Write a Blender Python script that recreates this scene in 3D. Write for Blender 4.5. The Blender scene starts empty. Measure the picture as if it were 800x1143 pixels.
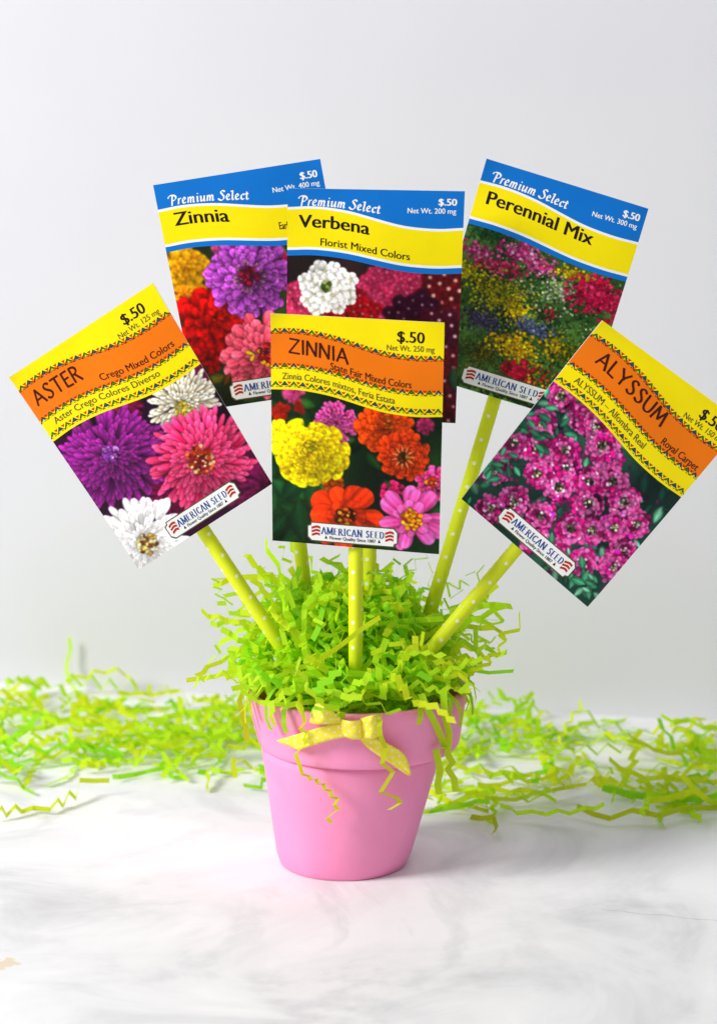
import bpy, math, random
import numpy as np
from mathutils import Vector
rnd = random.Random(7)
rng = np.random.default_rng(11)
S = bpy.context.scene
COL = S.collection

# ------------------------------------------------------------------ camera
cam_d = bpy.data.cameras.new('camera')
cam = bpy.data.objects.new('camera', cam_d); COL.objects.link(cam)
cam.location = (0, -1.130, 0.389)
cam.rotation_euler = (math.radians(90 - 10.8), 0, 0)
cam_d.sensor_fit = 'VERTICAL'; cam_d.sensor_height = 24; cam_d.lens = 2700 / 1143 * 24
cam_d.clip_start = 0.05; cam_d.clip_end = 50
cam_d.dof.use_dof = True; cam_d.dof.focus_distance = 1.135; cam_d.dof.aperture_fstop = 6.0
S.camera = cam
# ------------------------------------------------------------------ light
S.view_settings.view_transform = 'Standard'
S.view_settings.look = 'None'
S.view_settings.exposure = 0.0
S.view_settings.gamma = 1.0
W = bpy.data.worlds.new('World'); S.world = W; W.use_nodes = True
W.node_tree.nodes['Background'].inputs[0].default_value = (0.90, 0.95, 1.0, 1)
W.node_tree.nodes['Background'].inputs[1].default_value = 0.20
def area(name, loc, target, size, power, color):
    d = bpy.data.lights.new(name, 'AREA'); d.shape = 'RECTANGLE'; d.size, d.size_y = size
    d.energy = power; d.color = color
    o = bpy.data.objects.new(name, d); COL.objects.link(o); o.location = loc
    o.rotation_euler = (Vector(target) - Vector(loc)).to_track_quat('-Z', 'Y').to_euler()
area('window_light', (-2.10, -0.95, 1.50), (0, 0.0, 0.10), (0.9, 0.9), 86, (1.0, 0.99, 0.97))
area('front_fill_light', (-0.3, -2.0, 1.80), (0, 0.05, 0.15), (1.6, 1.2), 11.0, (1.0, 0.99, 0.98))  # added fill lamp, not a window: brightens the packet fronts

# ------------------------------------------------------------------ helpers
def lin(c):
    c = np.asarray(c, float)
    return np.where(c <= .04045, c / 12.92, ((c + .055) / 1.055) ** 2.4)
def rgb(r, g, b): return tuple(lin(np.array([r, g, b]) / 255.0))
def tag(o, label=None, cat=None, group=None, kind=None):
    if label: o['label'] = label
    if cat: o['category'] = cat
    if group: o['group'] = group
    if kind: o['kind'] = kind
    return o
class MB:
    def __init__(s): s.v = []; s.f = []; s.m = []; s.c = []; s.uv = []
    def add(s, vs, fs, mi=0, col=(1, 1, 1), uvs=None):
        n = len(s.v); s.v += [tuple(p) for p in vs]
        s.f += [tuple(i + n for i in f) for f in fs]; s.m += [mi] * len(fs)
        s.c += [tuple(col)] * len(vs); s.uv += (list(uvs) if uvs is not None else [(0, 0)] * len(vs))
    def build(s, name, mats, parent=None, smooth=False, origin=(0, 0, 0), color=False, uv=False):
        me = bpy.data.meshes.new(name)
        v = np.array(s.v, float).reshape(-1, 3) - np.array(origin)
        me.from_pydata(v.tolist(), [], s.f)
        for m in (mats if isinstance(mats, (list, tuple)) else [mats]): me.materials.append(m)
        me.polygons.foreach_set('material_index', s.m)
        if smooth: me.polygons.foreach_set('use_smooth', [True] * len(s.f))
        if color:
            a = me.color_attributes.new('Col', 'FLOAT_COLOR', 'POINT')
            c = np.ones((len(s.v), 4), np.float32); c[:, :3] = np.array(s.c); a.data.foreach_set('color', c.ravel())
        if uv:
            l = me.uv_layers.new(name='UVMap'); idx = np.empty(len(me.loops), np.int32); me.loops.foreach_get('vertex_index', idx)
            l.data.foreach_set('uv', np.array(s.uv, np.float32)[idx].ravel())
        me.update()
        o = bpy.data.objects.new(name, me); COL.objects.link(o)
        if parent: o.parent = parent
        else: o.location = origin
        return o
def empty(name, loc):
    o = bpy.data.objects.new(name, None); COL.objects.link(o); o.location = loc; o.empty_display_size = .02; return o

# ------------------------------------------------------------------ materials
def mat(name, col=(.8, .8, .8), rough=.5, spec=.5):
    m = bpy.data.materials.new(name); m.use_nodes = True
    b = m.node_tree.nodes['Principled BSDF']
    b.inputs['Base Color'].default_value = (*col, 1); b.inputs['Roughness'].default_value = rough
    b.inputs['Specular IOR Level'].default_value = spec
    return m
def nd(m, t, **k):
    n = m.node_tree.nodes.new(t)
    for a, v in k.items(): setattr(n, a, v)
    return n
def lk(m, a, b): m.node_tree.links.new(a, b)
def bsdf(m): return m.node_tree.nodes['Principled BSDF']
def mth(m, op, a, b=None, c=None):
    n = nd(m, 'ShaderNodeMath', operation=op)
    for i, x in enumerate((a, b, c)):
        if x is None: continue
        if isinstance(x, (int, float)): n.inputs[i].default_value = x
        else: lk(m, x, n.inputs[i])
    return n.outputs[0]
def noise(m, scale, detail=4, rough=.55, dist=0, vec=None, kind='Object'):
    n = nd(m, 'ShaderNodeTexNoise'); n.inputs['Scale'].default_value = scale; n.inputs['Detail'].default_value = detail
    n.inputs['Roughness'].default_value = rough; n.inputs['Distortion'].default_value = dist
    if vec is None: vec = nd(m, 'ShaderNodeTexCoord').outputs[kind]
    lk(m, vec, n.inputs['Vector']); return n.outputs['Fac']
def ramp(m, fac, stops):
    r = nd(m, 'ShaderNodeValToRGB'); e = r.color_ramp.elements
    while len(e) < len(stops): e.new(.5)
    for x, (p, c) in zip(e, stops): x.position = p; x.color = (*c, 1)
    lk(m, fac, r.inputs[0]); return r.outputs[0]
def mix(m, fac, a, b, mode='MIX'):
    n = nd(m, 'ShaderNodeMix', data_type='RGBA', blend_type=mode)
    for s, x in ((0, fac), (6, a), (7, b)):
        if isinstance(x, (int, float)): n.inputs[s].default_value = x
        elif isinstance(x, tuple): n.inputs[s].default_value = (*x, 1)
        else: lk(m, x, n.inputs[s])
    return n.outputs[2]
def bump(m, h, strength, dist):
    n = nd(m, 'ShaderNodeBump'); n.inputs['Strength'].default_value = strength; n.inputs['Distance'].default_value = dist
    lk(m, h, n.inputs['Height']); lk(m, n.outputs[0], bsdf(m).inputs['Normal'])

# white marble tabletop
M_marble = mat('white_marble', rough=.5, spec=.25)
cloud = noise(M_marble, 9, 7, .62, 1.0)
base = ramp(M_marble, cloud, [(.30, (.60, .605, .625)), (.45, (.79, .793, .805)), (.60, (.865, .866, .875))])
vn = noise(M_marble, 4.2, 7, .6, 1.8)
vein = mth(M_marble, 'SUBTRACT', 1, mth(M_marble, 'MULTIPLY', mth(M_marble, 'ABSOLUTE', mth(M_marble, 'SUBTRACT', vn, .5)), 22))
vein = mth(M_marble, 'MAXIMUM', vein, 0)
msk = ramp(M_marble, noise(M_marble, 5, 2), [(.5, (0, 0, 0)), (.68, (1, 1, 1))])
vein = mth(M_marble, 'MULTIPLY', mth(M_marble, 'MULTIPLY', vein, msk), .34)
colr = mix(M_marble, vein, base, (.40, .41, .44))
_p = nd(M_marble, 'ShaderNodeSeparateXYZ'); lk(M_marble, nd(M_marble, 'ShaderNodeTexCoord').outputs['Object'], _p.inputs[0])
_n = mth(M_marble, 'MULTIPLY', mth(M_marble, 'SUBTRACT', noise(M_marble, 45, 4), .5), .011)
_l = mth(M_marble, 'ADD', mth(M_marble, 'ADD', mth(M_marble, 'MULTIPLY', _p.outputs[0], .295), _p.outputs[1]), mth(M_marble, 'ADD', _n, .0355))
_l = mth(M_marble, 'MULTIPLY', mth(M_marble, 'LESS_THAN', mth(M_marble, 'ABSOLUTE', _l), .0006), mth(M_marble, 'GREATER_THAN', _p.outputs[0], .112))
colr = mix(M_marble, mth(M_marble, 'MULTIPLY', _l, .32), colr, (.33, .33, .35))          # one crisp vein running out to the right
_sp = mth(M_marble, 'MULTIPLY', mth(M_marble, 'GREATER_THAN', noise(M_marble, 210, 1), .815), .6)
colr = mix(M_marble, _sp, colr, (.30, .29, .28))                                           # a few dark specks in the stone
_dx = mth(M_marble, 'ADD', _p.outputs[0], .1530); _dy = mth(M_marble, 'ADD', _p.outputs[1], .1355)
_d = mth(M_marble, 'ADD', mth(M_marble, 'SQRT', mth(M_marble, 'ADD', mth(M_marble, 'MULTIPLY', _dx, _dx), mth(M_marble, 'MULTIPLY', _dy, _dy))), mth(M_marble, 'MULTIPLY', mth(M_marble, 'SUBTRACT', noise(M_marble, 160, 4), .5), .022))
colr = mix(M_marble, mth(M_marble, 'MULTIPLY', mth(M_marble, 'LESS_THAN', _d, .0055), .6), colr, (.72, .55, .28))   # small tan fleck
lk(M_marble, colr, bsdf(M_marble).inputs['Base Color'])

M_wall = mat('painted_backdrop', rough=.7, spec=.2)
wv = ramp(M_wall, noise(M_wall, 5, 3), [(.3, (.612, .610, .652)), (.7, (.64, .638, .676))])
lk(M_wall, wv, bsdf(M_wall).inputs['Base Color'])
bump(M_wall, noise(M_wall, 300, 2), .05, .0005)

M_pot = mat('pink_matte_paint', rgb(253, 152, 196), .55, .3)
pn = ramp(M_pot, noise(M_pot, 30, 3), [(.3, rgb(248, 143, 190)), (.7, rgb(253, 154, 199))])
lk(M_pot, pn, bsdf(M_pot).inputs['Base Color'])
bump(M_pot, noise(M_pot, 260, 5, .65), .22, .0007)

def dotted(name, base, dot, px, py, rad, back=None):
    """staggered polka dots in UV millimetres"""
    m = mat(name, rough=.45, spec=.2)
    uv = nd(m, 'ShaderNodeUVMap'); sp = nd(m, 'ShaderNodeSeparateXYZ'); lk(m, uv.outputs[0], sp.inputs[0])
    def lattice(ox, oy):
        fx = mth(m, 'SUBTRACT', mth(m, 'FRACT', mth(m, 'ADD', mth(m, 'DIVIDE', sp.outputs[0], px), ox)), .5)
        fy = mth(m, 'SUBTRACT', mth(m, 'FRACT', mth(m, 'ADD', mth(m, 'DIVIDE', sp.outputs[1], py), oy)), .5)
        fx = mth(m, 'MULTIPLY', fx, px); fy = mth(m, 'MULTIPLY', fy, py)
        d = mth(m, 'SQRT', mth(m, 'ADD', mth(m, 'MULTIPLY', fx, fx), mth(m, 'MULTIPLY', fy, fy)))
        return mth(m, 'MULTIPLY', mth(m, 'SUBTRACT', rad, d), 12)
    f = mth(m, 'MAXIMUM', lattice(0, 0), lattice(.5, .5))
    f = mth(m, 'MINIMUM', mth(m, 'MAXIMUM', f, 0), 1)
    lk(m, mix(m, f, base, dot), bsdf(m).inputs['Base Color'])
    return m
M_straw = dotted('lime_dotted_paper', rgb(220, 230, 36), (.88, .9, .68), 10.4, 12.0, .92)
M_ribbon = dotted('yellow_dotted_satin', rgb(250, 230, 74), (.9, .89, .56), 4.6, 4.6, .55)
bsdf(M_ribbon).inputs['Roughness'].default_value = .35

def shred_mat():
    m = mat('lime_crinkle_paper', rough=.55, spec=.15)
    at = nd(m, 'ShaderNodeAttribute', attribute_name='Col')
    b = bsdf(m); lk(m, at.outputs['Color'], b.inputs['Base Color'])
    tr = nd(m, 'ShaderNodeBsdfTranslucent'); lk(m, at.outputs['Color'], tr.inputs['Color'])
    mx = nd(m, 'ShaderNodeMixShader'); mx.inputs[0].default_value = .55
    lk(m, b.outputs[0], mx.inputs[1]); lk(m, tr.outputs[0], mx.inputs[2])
    lk(m, mx.outputs[0], m.node_tree.nodes['Material Output'].inputs[0])
    return m
M_shred = shred_mat()
def ink(name, c, rough=.4):
    m = mat(name, rgb(*c), rough, .2)
    n = ramp(m, noise(m, 60, 3), [(.3, tuple(x * .95 for x in rgb(*c))), (.7, rgb(*c))])
    lk(m, n, bsdf(m).inputs['Base Color']); return m
I_yellow = ink('yellow_ink', (252, 230, 0)); I_orange = ink('orange_ink', (243, 121, 8)); I_blue = ink('blue_ink', (8, 114, 204))
I_white = ink('white_ink', (246, 247, 246)); I_black = ink('black_ink', (34, 24, 14)); I_maroon = ink('dark_brown_ink', (74, 22, 8))
I_green = ink('green_ink', (70, 132, 30)); I_red = ink('red_ink', (188, 50, 20)); I_navy = ink('navy_ink', (34, 72, 150)); I_sky = ink('sky_blue_ink', (34, 84, 120))
I_grey = ink('grey_ink', (96, 88, 40))
M_pouch = ink('packet_paper', (232, 232, 228), .5)
M_photo = mat('printed_photo', rough=.40, spec=.16)
_a = nd(M_photo, 'ShaderNodeAttribute', attribute_name='Col'); lk(M_photo, _a.outputs['Color'], bsdf(M_photo).inputs['Base Color'])

# ------------------------------------------------------------------ setting
mb = MB(); mb.add([(-2.5, -1.6, 0), (2.5, -1.6, 0), (2.5, 1.2, 0), (-2.5, 1.2, 0), (-2.5, -1.6, -.03), (2.5, -1.6, -.03), (2.5, 1.2, -.03), (-2.5, 1.2, -.03)],
                  [(0, 1, 2, 3), (7, 6, 5, 4), (4, 5, 1, 0), (5, 6, 2, 1), (6, 7, 3, 2), (7, 4, 0, 3)])
tag(mb.build('tabletop', M_marble), 'white marble tabletop with faint grey veins under the pot', 'tabletop', kind='structure')
wa = np.array([-.2245, .3386]); wb = np.array([.1598, .2597]); wd = (wb - wa) / np.linalg.norm(wb - wa); wn = np.array([-wd[1], wd[0]])
wa_, wb_ = wa - wd * 1.2, wa + wd * 1.9
fr = [(*wa_, -.02), (*wb_, -.02), (*wb_, 1.3), (*wa_, 1.3)]
bk = [(*(np.array(p[:2]) + wn * .006), p[2]) for p in fr]
mb = MB(); mb.add(fr + bk, [(0, 1, 2, 3), (7, 6, 5, 4), (4, 5, 1, 0), (5, 6, 2, 1), (6, 7, 3, 2), (7, 4, 0, 3)])
tag(mb.build('backdrop_wall', M_wall), 'plain pale grey white backdrop board standing behind the pot', 'backdrop', kind='structure')

# ------------------------------------------------------------------ pot
def lathe(prof, cxf, n=96):
    vs, fs = [], []
    for r, z in prof:
        for k in range(n):
            a = 2 * math.pi * k / n; vs.append((cxf(z) + r * math.cos(a), r * math.sin(a), z))
    for i in range(len(prof) - 1):
        for k in range(n): fs.append((i * n + k, i * n + (k + 1) % n, (i + 1) * n + (k + 1) % n, (i + 1) * n + k))
    return vs, fs
def sc(prof, cxf):
    v, f = lathe(prof, cxf); m = MB(); m.add(v, f); return m
bc = lambda z: -.0074 + .0042 * min(z, .062) / .058
rc = lambda z: .0003 - .0016 * (z - .0605) / .0278
pot = tag(empty('flower_pot', (-.0074, 0, 0)), 'pink painted flower pot with a broad rim, filled with lime paper shred', 'flower pot')
br = lambda z: .0318 + (.0437 - .0318) * z / .058
prof = [(.0005, .0008), (.029, .0008), (.0300, 0.0), (.0308, .0006), (.0316, .0022)] + [(br(z), z) for z in np.linspace(.006, .0612, 10)] + [(.041, .0614)] + [(br(z) - .005, z) for z in np.linspace(.058, .006, 6)] + [(.0005, .006)]
sc(prof, bc).build('body', M_pot, pot, True, origin=(-.0074, 0, 0))
rr = lambda z: .0484 + (.0538 - .0484) * (z - .0605) / .0278
prof = [(.0440, .0611), (.0462, .0600), (.0476, .0603), (.0484, .0614)] + [(rr(z), z) for z in np.linspace(.064, .0868, 7)] + [(.0534, .0879), (.0526, .0884), (.0507, .0883), (.0498, .0876), (.0488, .0850), (.0478, .078), (.0440, .0650), (.0440, .0611)]
sc(prof, rc).build('rim', M_pot, pot, True, origin=(-.0074, 0, 0))

# ------------------------------------------------------------------ paper shred
LIME = np.array(rgb(204, 244, 44)); YEL = np.array(rgb(226, 242, 44)); GRN = np.array(rgb(166, 234, 44))
def shade():
    t = rnd.random()
    c = LIME * (1 - .0) if t < .62 else (YEL if t < .82 else GRN)
    return c * rnd.uniform(.9, 1.05)
def unit(v): return v / max(1e-9, np.linalg.norm(v))
def rvec(): return unit(rng.normal(size=3))
def ribbon(mb, pts, wvec, width, col, twist=0.0):
    pts = [np.array(p, float) for p in pts]; vs = []; n = len(pts)
    for i, p in enumerate(pts):
        d = unit(pts[min(i + 1, n - 1)] - pts[max(i - 1, 0)])
        w = np.array(wvec, float)
        if twist: w = w * math.cos(twist * i) + np.cross(d, w) * math.sin(twist * i)
        w = unit(w) * width / 2
        vs += [p - w, p + w]
    mb.add(vs, [(2 * i, 2 * i + 1, 2 * i + 3, 2 * i + 2) for i in range(n - 1)], 0, col)
def crinkle(start, d, n, w, folds, seg, amp, curl=.12, keep=None):
    """path of an accordion folded strip: advance along d, fold towards n"""
    p = np.array(start, float); pts = [p.copy()]; sgn = 1
    for i in range(folds):
        L = seg * rnd.uniform(.75, 1.3)
        q = p + d * L * math.cos(amp) + n * sgn * L * math.sin(amp)
        if keep is not None: q = keep(q)
        p = q; pts.append(p.copy()); sgn = -sgn
        d = unit(d + rng.normal(size=3) * curl); n = unit(n - d * np.dot(n, d))
    return pts
# straw centre lines (world)
STRAWS = {
 'front': ((-.0012, -.0290, .232), (-.0013, -.0290, .075)),
 'aster': ((-.1040, -.0140, .216), (-.0160, -.0140, .0785)),
 'perennial': ((.0800, .0215, .276), (.0250, .0215, .085)),
 'alyssum': ((.1110, -.0125, .2033), (.0130, -.0125, .083)),
 'zinnia': ((-.0423, .0250, .2785), (-.0200, .0245, .075)),
 'verbena': ((.0059, .0055, .276), (.0048, .0050, .075)),
}
VIS = {'front': .104, 'aster': .112, 'perennial': .119, 'alyssum': .112}
CAMP = np.array([0, -1.13, .389])
def blocks(p):
    """true when a shred point covers the bare part of a front straw"""
    for k, zv in VIS.items():
        a, b = map(np.array, STRAWS[k])
        # slide the point along its sight line to the straw's depth
        if p[1] > a[1] + .004: continue
        t = (a[1] - CAMP[1]) / (p[1] - CAMP[1]); q = CAMP + (p - CAMP) * t
        if q[2] < zv: continue
        s = (q[2] - b[2]) / (a[2] - b[2]); x = b[0] + (a[0] - b[0]) * s
        slope = (a[0] - b[0]) / (a[2] - b[2])
        if abs(q[0] - x) / math.sqrt(1 + slope * slope) < .0048: return True
    return False
def dome(x, y):
    r = math.hypot((x + .002) / 1.04, (y - .006) if y > .006 else (y - .006) * 1.02)
    return .086 + .053 * (1 - min(1, (r / .066)) ** 1.7) if r < .066 else .086
heap = MB(); made = 0
while made < 900:
    a = rnd.uniform(0, 2 * math.pi); r = .060 * math.sqrt(rnd.random())
    x, y = r * math.cos(a) - .0015, r * math.sin(a)
    top = dome(x, y)
    if made > 760:                                       # tuck the rim full
        r = rnd.uniform(.034, .047); x, y = r * math.cos(a) - .0015, r * math.sin(a); z = rnd.uniform(.083, .096)
    elif made < 300: z = rnd.uniform(.075, max(.078, top - .006))
    else: z = top - rnd.uniform(-.004, .010)
    if z < .088 and math.hypot(x + .0015, y) > .044: continue
    d = rvec(); 
    
    d = unit(d); n = unit(np.cross(d, rvec())); w = np.cross(d, n)
    folds = rnd.randint(4, 9)
    pts = crinkle((x, y, z), d, n, w, folds, rnd.uniform(.0042, .0085), rnd.uniform(.35, .95), .2)
    ok = True
    for p in pts:
        rad = math.hypot(p[0] + .0015, p[1])
        if p[2] < .0905 and rad > .0472: ok = False; break
        if rad > .070 and rnd.random() < .7: ok = False; break
        if p[2] > dome(p[0], p[1]) + .016: ok = False; break
        if p[2] < .068 or blocks(p): ok = False; break
    if not ok: continue
    ribbon(heap, pts, w, rnd.uniform(.0022, .0034), shade()); made += 1
# ends that spill over the rim
for k in range(30):
    a = math.radians(rnd.choice([rnd.uniform(-165, -15), rnd.uniform(-50, 10), rnd.uniform(-180, -120)])); ca, sa = math.cos(a), math.sin(a); dz = rnd.uniform(-.001, .004); q = rnd.uniform(.3, 1.2)
    if -.034 < ca * .055 < .016 and sa < 0: continue                 # the bow sits here
    pth = [(.040, .092), (.046, .0945), (.0515, .0925), (.0563, .0885), (.0572, .0885 - .006 * q), (.0566, .0885 - .011 * q)]
    pth = [np.array([r_ * (ca + .05 * i * (q - .7) * -sa) - .0012, r_ * (sa + .05 * i * (q - .7) * ca), z_ + dz * (1 - i / 6)]) + rng.normal(size=3) * .0005 for i, (r_, z_) in enumerate(pth[:rnd.randint(4, 6)])]
    ribbon(heap, pth, np.array([-sa, ca, .15 * (q - .7)]), rnd.uniform(.0024, .0034), shade())
# wispy strips that stand out of the mound
made = 0
while made < 85:
    a = rnd.uniform(0, 2 * math.pi); r = rnd.uniform(.03, .056)
    x, y = r * math.cos(a) - .0015, r * math.sin(a)
    d = unit(np.array([math.cos(a), math.sin(a) * .6, rnd.uniform(-.1, .9)]) + rng.normal(size=3) * .35)
    n = unit(np.cross(d, rvec())); w = np.cross(d, n)
    pts = crinkle((x, y, dome(x, y) - .003), d, n, w, rnd.randint(5, 10), rnd.uniform(.0045, .008), rnd.uniform(.4, .95), .14)
    if any(blocks(p) or p[2] < .088 or abs(p[0]) > .078 or p[2] > .154 for p in pts): continue
    ribbon(heap, pts, w, .0031, shade()); made += 1
tag(heap.build('paper_shred', M_shred, color=True, origin=(0, 0, .088)), 'mound of lime green crinkle cut paper shred filling the pink pot', 'paper shred', kind='stuff')

def pile(name, spots, label, seed, dens):
    global rnd, rng
    rnd = random.Random(seed); rng = np.random.default_rng(seed)
    m = MB()
    for (cx, cy, rx, ry, cnt, hz) in spots:
        k = 0; tries = 0; cnt = int(cnt * dens)
        while k < cnt and tries < 4000:
            tries += 1
            a = rnd.uniform(0, 6.283); r = math.sqrt(rnd.random())
            x, y = cx + rx * r * math.cos(a), cy + ry * r * math.sin(a)
            z = .003 + hz * rnd.random() ** 1.6 * (1 - .6 * r)
            d = rvec(); d[2] *= .16; d = unit(d)
            n = unit(np.cross(d, np.array([rnd.uniform(-.8, .8), rnd.uniform(-.8, .8), 1]))) if rnd.random() < .35 else unit(np.array([0, 0, 1]) + rng.normal(size=3) * .5)
            n = unit(n - d * np.dot(n, d)); w = np.cross(d, n)
            def keep(q):
                q = q.copy(); q[2] = max(q[2], .0017); return q
            pts = crinkle((x, y, z), d, n, w, rnd.randint(4, 10), rnd.uniform(.005, .010), rnd.uniform(.25, .85), .13, keep)
            bad = False
            for p in pts:
                wall_y = wa[1] + (p[0] - wa[0]) * wd[1] / wd[0]
                if p[1] > wall_y - .006: bad = True
                if math.hypot(p[0] + .004, p[1]) < .05 or p[2] > .026: bad = True
            if bad: continue
            ribbon(m, pts, w * .9 + rng.normal(size=3) * .15, rnd.uniform(.0026, .0036), shade() if rnd.random() < .7 else YEL * rnd.uniform(.85, 1)); k += 1
    # keep every corner above the table
    m.v = [(x, y, max(z, .0008 + .0003 * ((i * 7) % 5))) for i, (x, y, z) in enumerate(m.v)]
    return tag(m.build(name, M_shred, color=True), label, 'paper shred', kind='stuff')
pile('loose_shred', [(-.118, .235, .055, .045, 74, .020), (-.080, .180, .045, .050, 80, .020), (-.062, .140, .030, .030, 26, .010), (-.135, .165, .055, .022, 44, .010),
                     (-.185, .200, .035, .055, 52, .016), (-.190, .285, .035, .030, 26, .012), (-.055, .235, .040, .045, 46, .020), (-.19, .135, .02, .02, 9, .008), (-.235, .21, .04, .08, 40, .016)],
     'loose lime crinkle paper scattered on the marble left of the pot', 3, .52)
pile('loose_shred', [(.066, .215, .030, .055, 62, .022), (.088, .165, .030, .040, 42, .018), (.040, .150, .030, .050, 30, .014), (.100, .215, .030, .028, 26, .014), (.062, .095, .026, .030, 32, .014), (.085, .092, .03, .02, 14, .008),
                     (.115, .118, .030, .018, 20, .010), (.150, .205, .034, .010, 16, .008), (.188, .185, .024, .030, 20, .012), (.155, .098, .030, .020, 40, .013), (.182, .115, .026, .045, 46, .016), (.170, .082, .03, .014, 26, .009), (.215, .14, .03, .06, 40, .014)],
     'loose lime crinkle paper scattered on the marble right of the pot', 5, .40)
rnd = random.Random(21); rng = np.random.default_rng(21)

# single strands one can point at
def strand(pts, label, w=(.35, -.75, .55), width=.0032, col=None, rounded=False):
    pts = [np.array(p, float) for p in pts]
    m = MB(); ribbon(m, pts, w, width, LIME * .95 if col is None else col)
    o = m.build('paper_strand', M_shred, color=True, origin=tuple(pts[0]))
    return tag(o, label, 'paper strand', 'single crinkled paper strands')
strand([(-.0272, -.0505, .0952), (-.0264, -.0560, .0944), (-.0252, -.0552, .0882), (-.0246, -.0549, .0855), (-.0269, -.0529, .0819), (-.0236, -.0542, .0802), (-.0253, -.0530, .0772), (-.0241, -.0530, .0746), (-.0292, -.0500, .069), (-.0271, -.0500, .0629), (-.026, -.0480, .0584), (-.023, -.0480, .0575), (-.0222, -.0475, .0554), (-.0196, -.0480, .0562), (-.0188, -.0475, .0535), (-.0163, -.0478, .0538), (-.0155, -.0470, .0506), (-.013, -.0474, .0503), (-.0126, -.0468, .0471), (-.0096, -.0472, .0463), (-.0113, -.0462, .043), (-.0096, -.0460, .0407), (-.0147, -.0445, .0361), (-.0126, -.0440, .0335)],
       'long tightly crinkled strand hanging down the pot front left of the bow', w=(.55, -.7, .45), width=.0031, col=YEL * .85)
strand([(.0099, -.0620, .0885), (.0095, -.0640, .0859), (.0099, -.0640, .0817), (.0124, -.0590, .0742), (.0108, -.0570, .0663), (.016, -.0530, .061), (.0103, -.0495, .0503), (.0179, -.0480, .0471), (.0194, -.0460, .0439), (.0143, -.0460, .0406)],
       'short zigzag strand hanging over the right tail of the yellow bow', w=(.8, -.4, .25), width=.0026, col=YEL * .85)
strand([(.0289, -.0440, .0960), (.032, -.0484, .0896), (.0366, -.0422, .0794), (.0406, -.0345, .0676), (.0361, -.0390, .0676), (.0384, -.0350, .0560), (.0372, -.0340, .0490), (.0381, -.0330, .0440)],
       'strand hanging over the right front of the rim with a sharp kink', w=(.9, -.3, .2), width=.0034)
strand([(.0394, -.0390, .0965), (.0400, -.0402, .0857), (.0425, -.0350, .0741), (.0418, -.0330, .064), (.0445, -.0260, .0575), (.0423, -.0260, .0543), (.0454, -.0240, .0489), (.0463, -.0230, .0422)],
       'rightmost strand hanging down over the pot rim', w=(.9, -.3, .25), width=.0034)
strand([(-.0525, -.0150, .0935), (-.0565, -.0150, .0850), (-.0555, -.0160, .0796), (-.0537, -.0160, .0718), (-.0532, -.0165, .0649)],
       'olive strand hanging down the left side of the rim', w=(.85, -.5, .1), width=.003, col=YEL * .6)
strand([(-.0440, -.0340, .0990), (-.0468, -.0363, .0945), (-.0513, -.0270, .0877), (-.0545, -.0230, .0827), (-.0585, -.0200, .0783)],
       'thin pale yellow strand curving out over the left edge of the rim', w=(.6, -.5, .5), width=.0018, col=YEL * 1.1)
strand([(-.1873, .0578, .004), (-.1830, .0625, .007), (-.1805, .0610, .003), (-.1768, .0681, .006), (-.1735, .0675, .003), (-.1688, .0741, .003), (-.1594, .0696, .0035), (-.1566, .0820, .005), (-.1535, .0775, .003), (-.1515, .0890, .007), (-.1478, .0870, .004), (-.1473, .1000, .010), (-.1400, .1020, .009), (-.1321, .1060, .008)],
       'crinkled strand lying alone on the bare marble at far left', w=(.1, -.4, .9), width=.0034, col=YEL * .9)
strand([(.0359, -.012, .0931), (.0491, -.012, .0959), (.0551, -.012, .0973), (.0559, -.012, .1008), (.0631, -.012, .1021), (.061, -.012, .1062), (.0674, -.012, .1069), (.066, -.012, .1105), (.0703, -.012, .1135), (.0664, -.012, .1166), (.0766, -.012, .1188), (.0761, -.012, .1273)],
       'zigzag strand springing up and out to the right of the mound', w=(.15, -.6, .75), width=.0032, col=YEL * .85)
strand([(.043, -.005, .0963), (.0515, -.005, .0977), (.0623, -.005, .0959), (.0743, -.005, .0968)],
       'nearly straight strand pointing right above the pot rim', w=(.1, -.7, .7), width=.0034, col=GRN)
strand([(.0440, .012, .1240), (.0498, .010, .1260), (.0606, .010, .1281), (.0702, .010, .1175), (.0642, .010, .1161), (.0564, .010, .1192), (.052, .010, .1219)],
       'looped green strand sticking out under the alyssum packet', w=(.3, -.6, .6), width=.0030, col=LIME * .9)
strand([(-.0430, -.020, .1060), (-.0508, -.020, .1037), (-.0585, -.020, .1011), (-.0678, -.020, .098), (-.0814, -.020, .0961)],
       'flat strand pointing left from the mound above the rim', w=(.05, -.6, .8), width=.0036, col=YEL)
strand([(-.0600, .0, .128), (-.0643, .0, .1313), (-.0686, .0, .1335), (-.0652, .0, .1357), (-.0694, .0, .137), (-.0664, .0, .1392), (-.0702, .0, .141)],
       'small curl standing up at the left edge of the mound', w=(.25, -.8, .4), width=.003, col=LIME)
strand([(-.0350, -.040, .1050), (-.0200, -.046, .1110), (-.0080, -.047, .1200), (.0030, -.044, .1280), (.0100, -.038, .1310)],
       'long smooth yellowish strand crossing in front of the centre straw', w=(-.25, -.55, .8), width=.0034, col=YEL * .85)
strand([(.1852, .0681, .005), (.1661, .0636, .006), (.1534, .0549, .005), (.14, .0578, .007), (.1281, .0534, .004), (.1200, .0610, .004), (.1125, .0681, .006)],
       'olive strand lying along the front of the scattered shred at right', w=(0, -.5, .8), width=.0044, col=YEL * .7)
strand([(.0467, .0786, .004), (.0557, .0726, .005), (.0671, .0681, .003), (.0655, .0790, .007), (.0821, .0847, .004), (.0942, .0908, .006), (.114, .1017, .006)],
       'long kinked strand lying on the marble between pot and right pile', w=(0, -.5, .8), width=.0034, col=YEL * .75)
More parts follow.
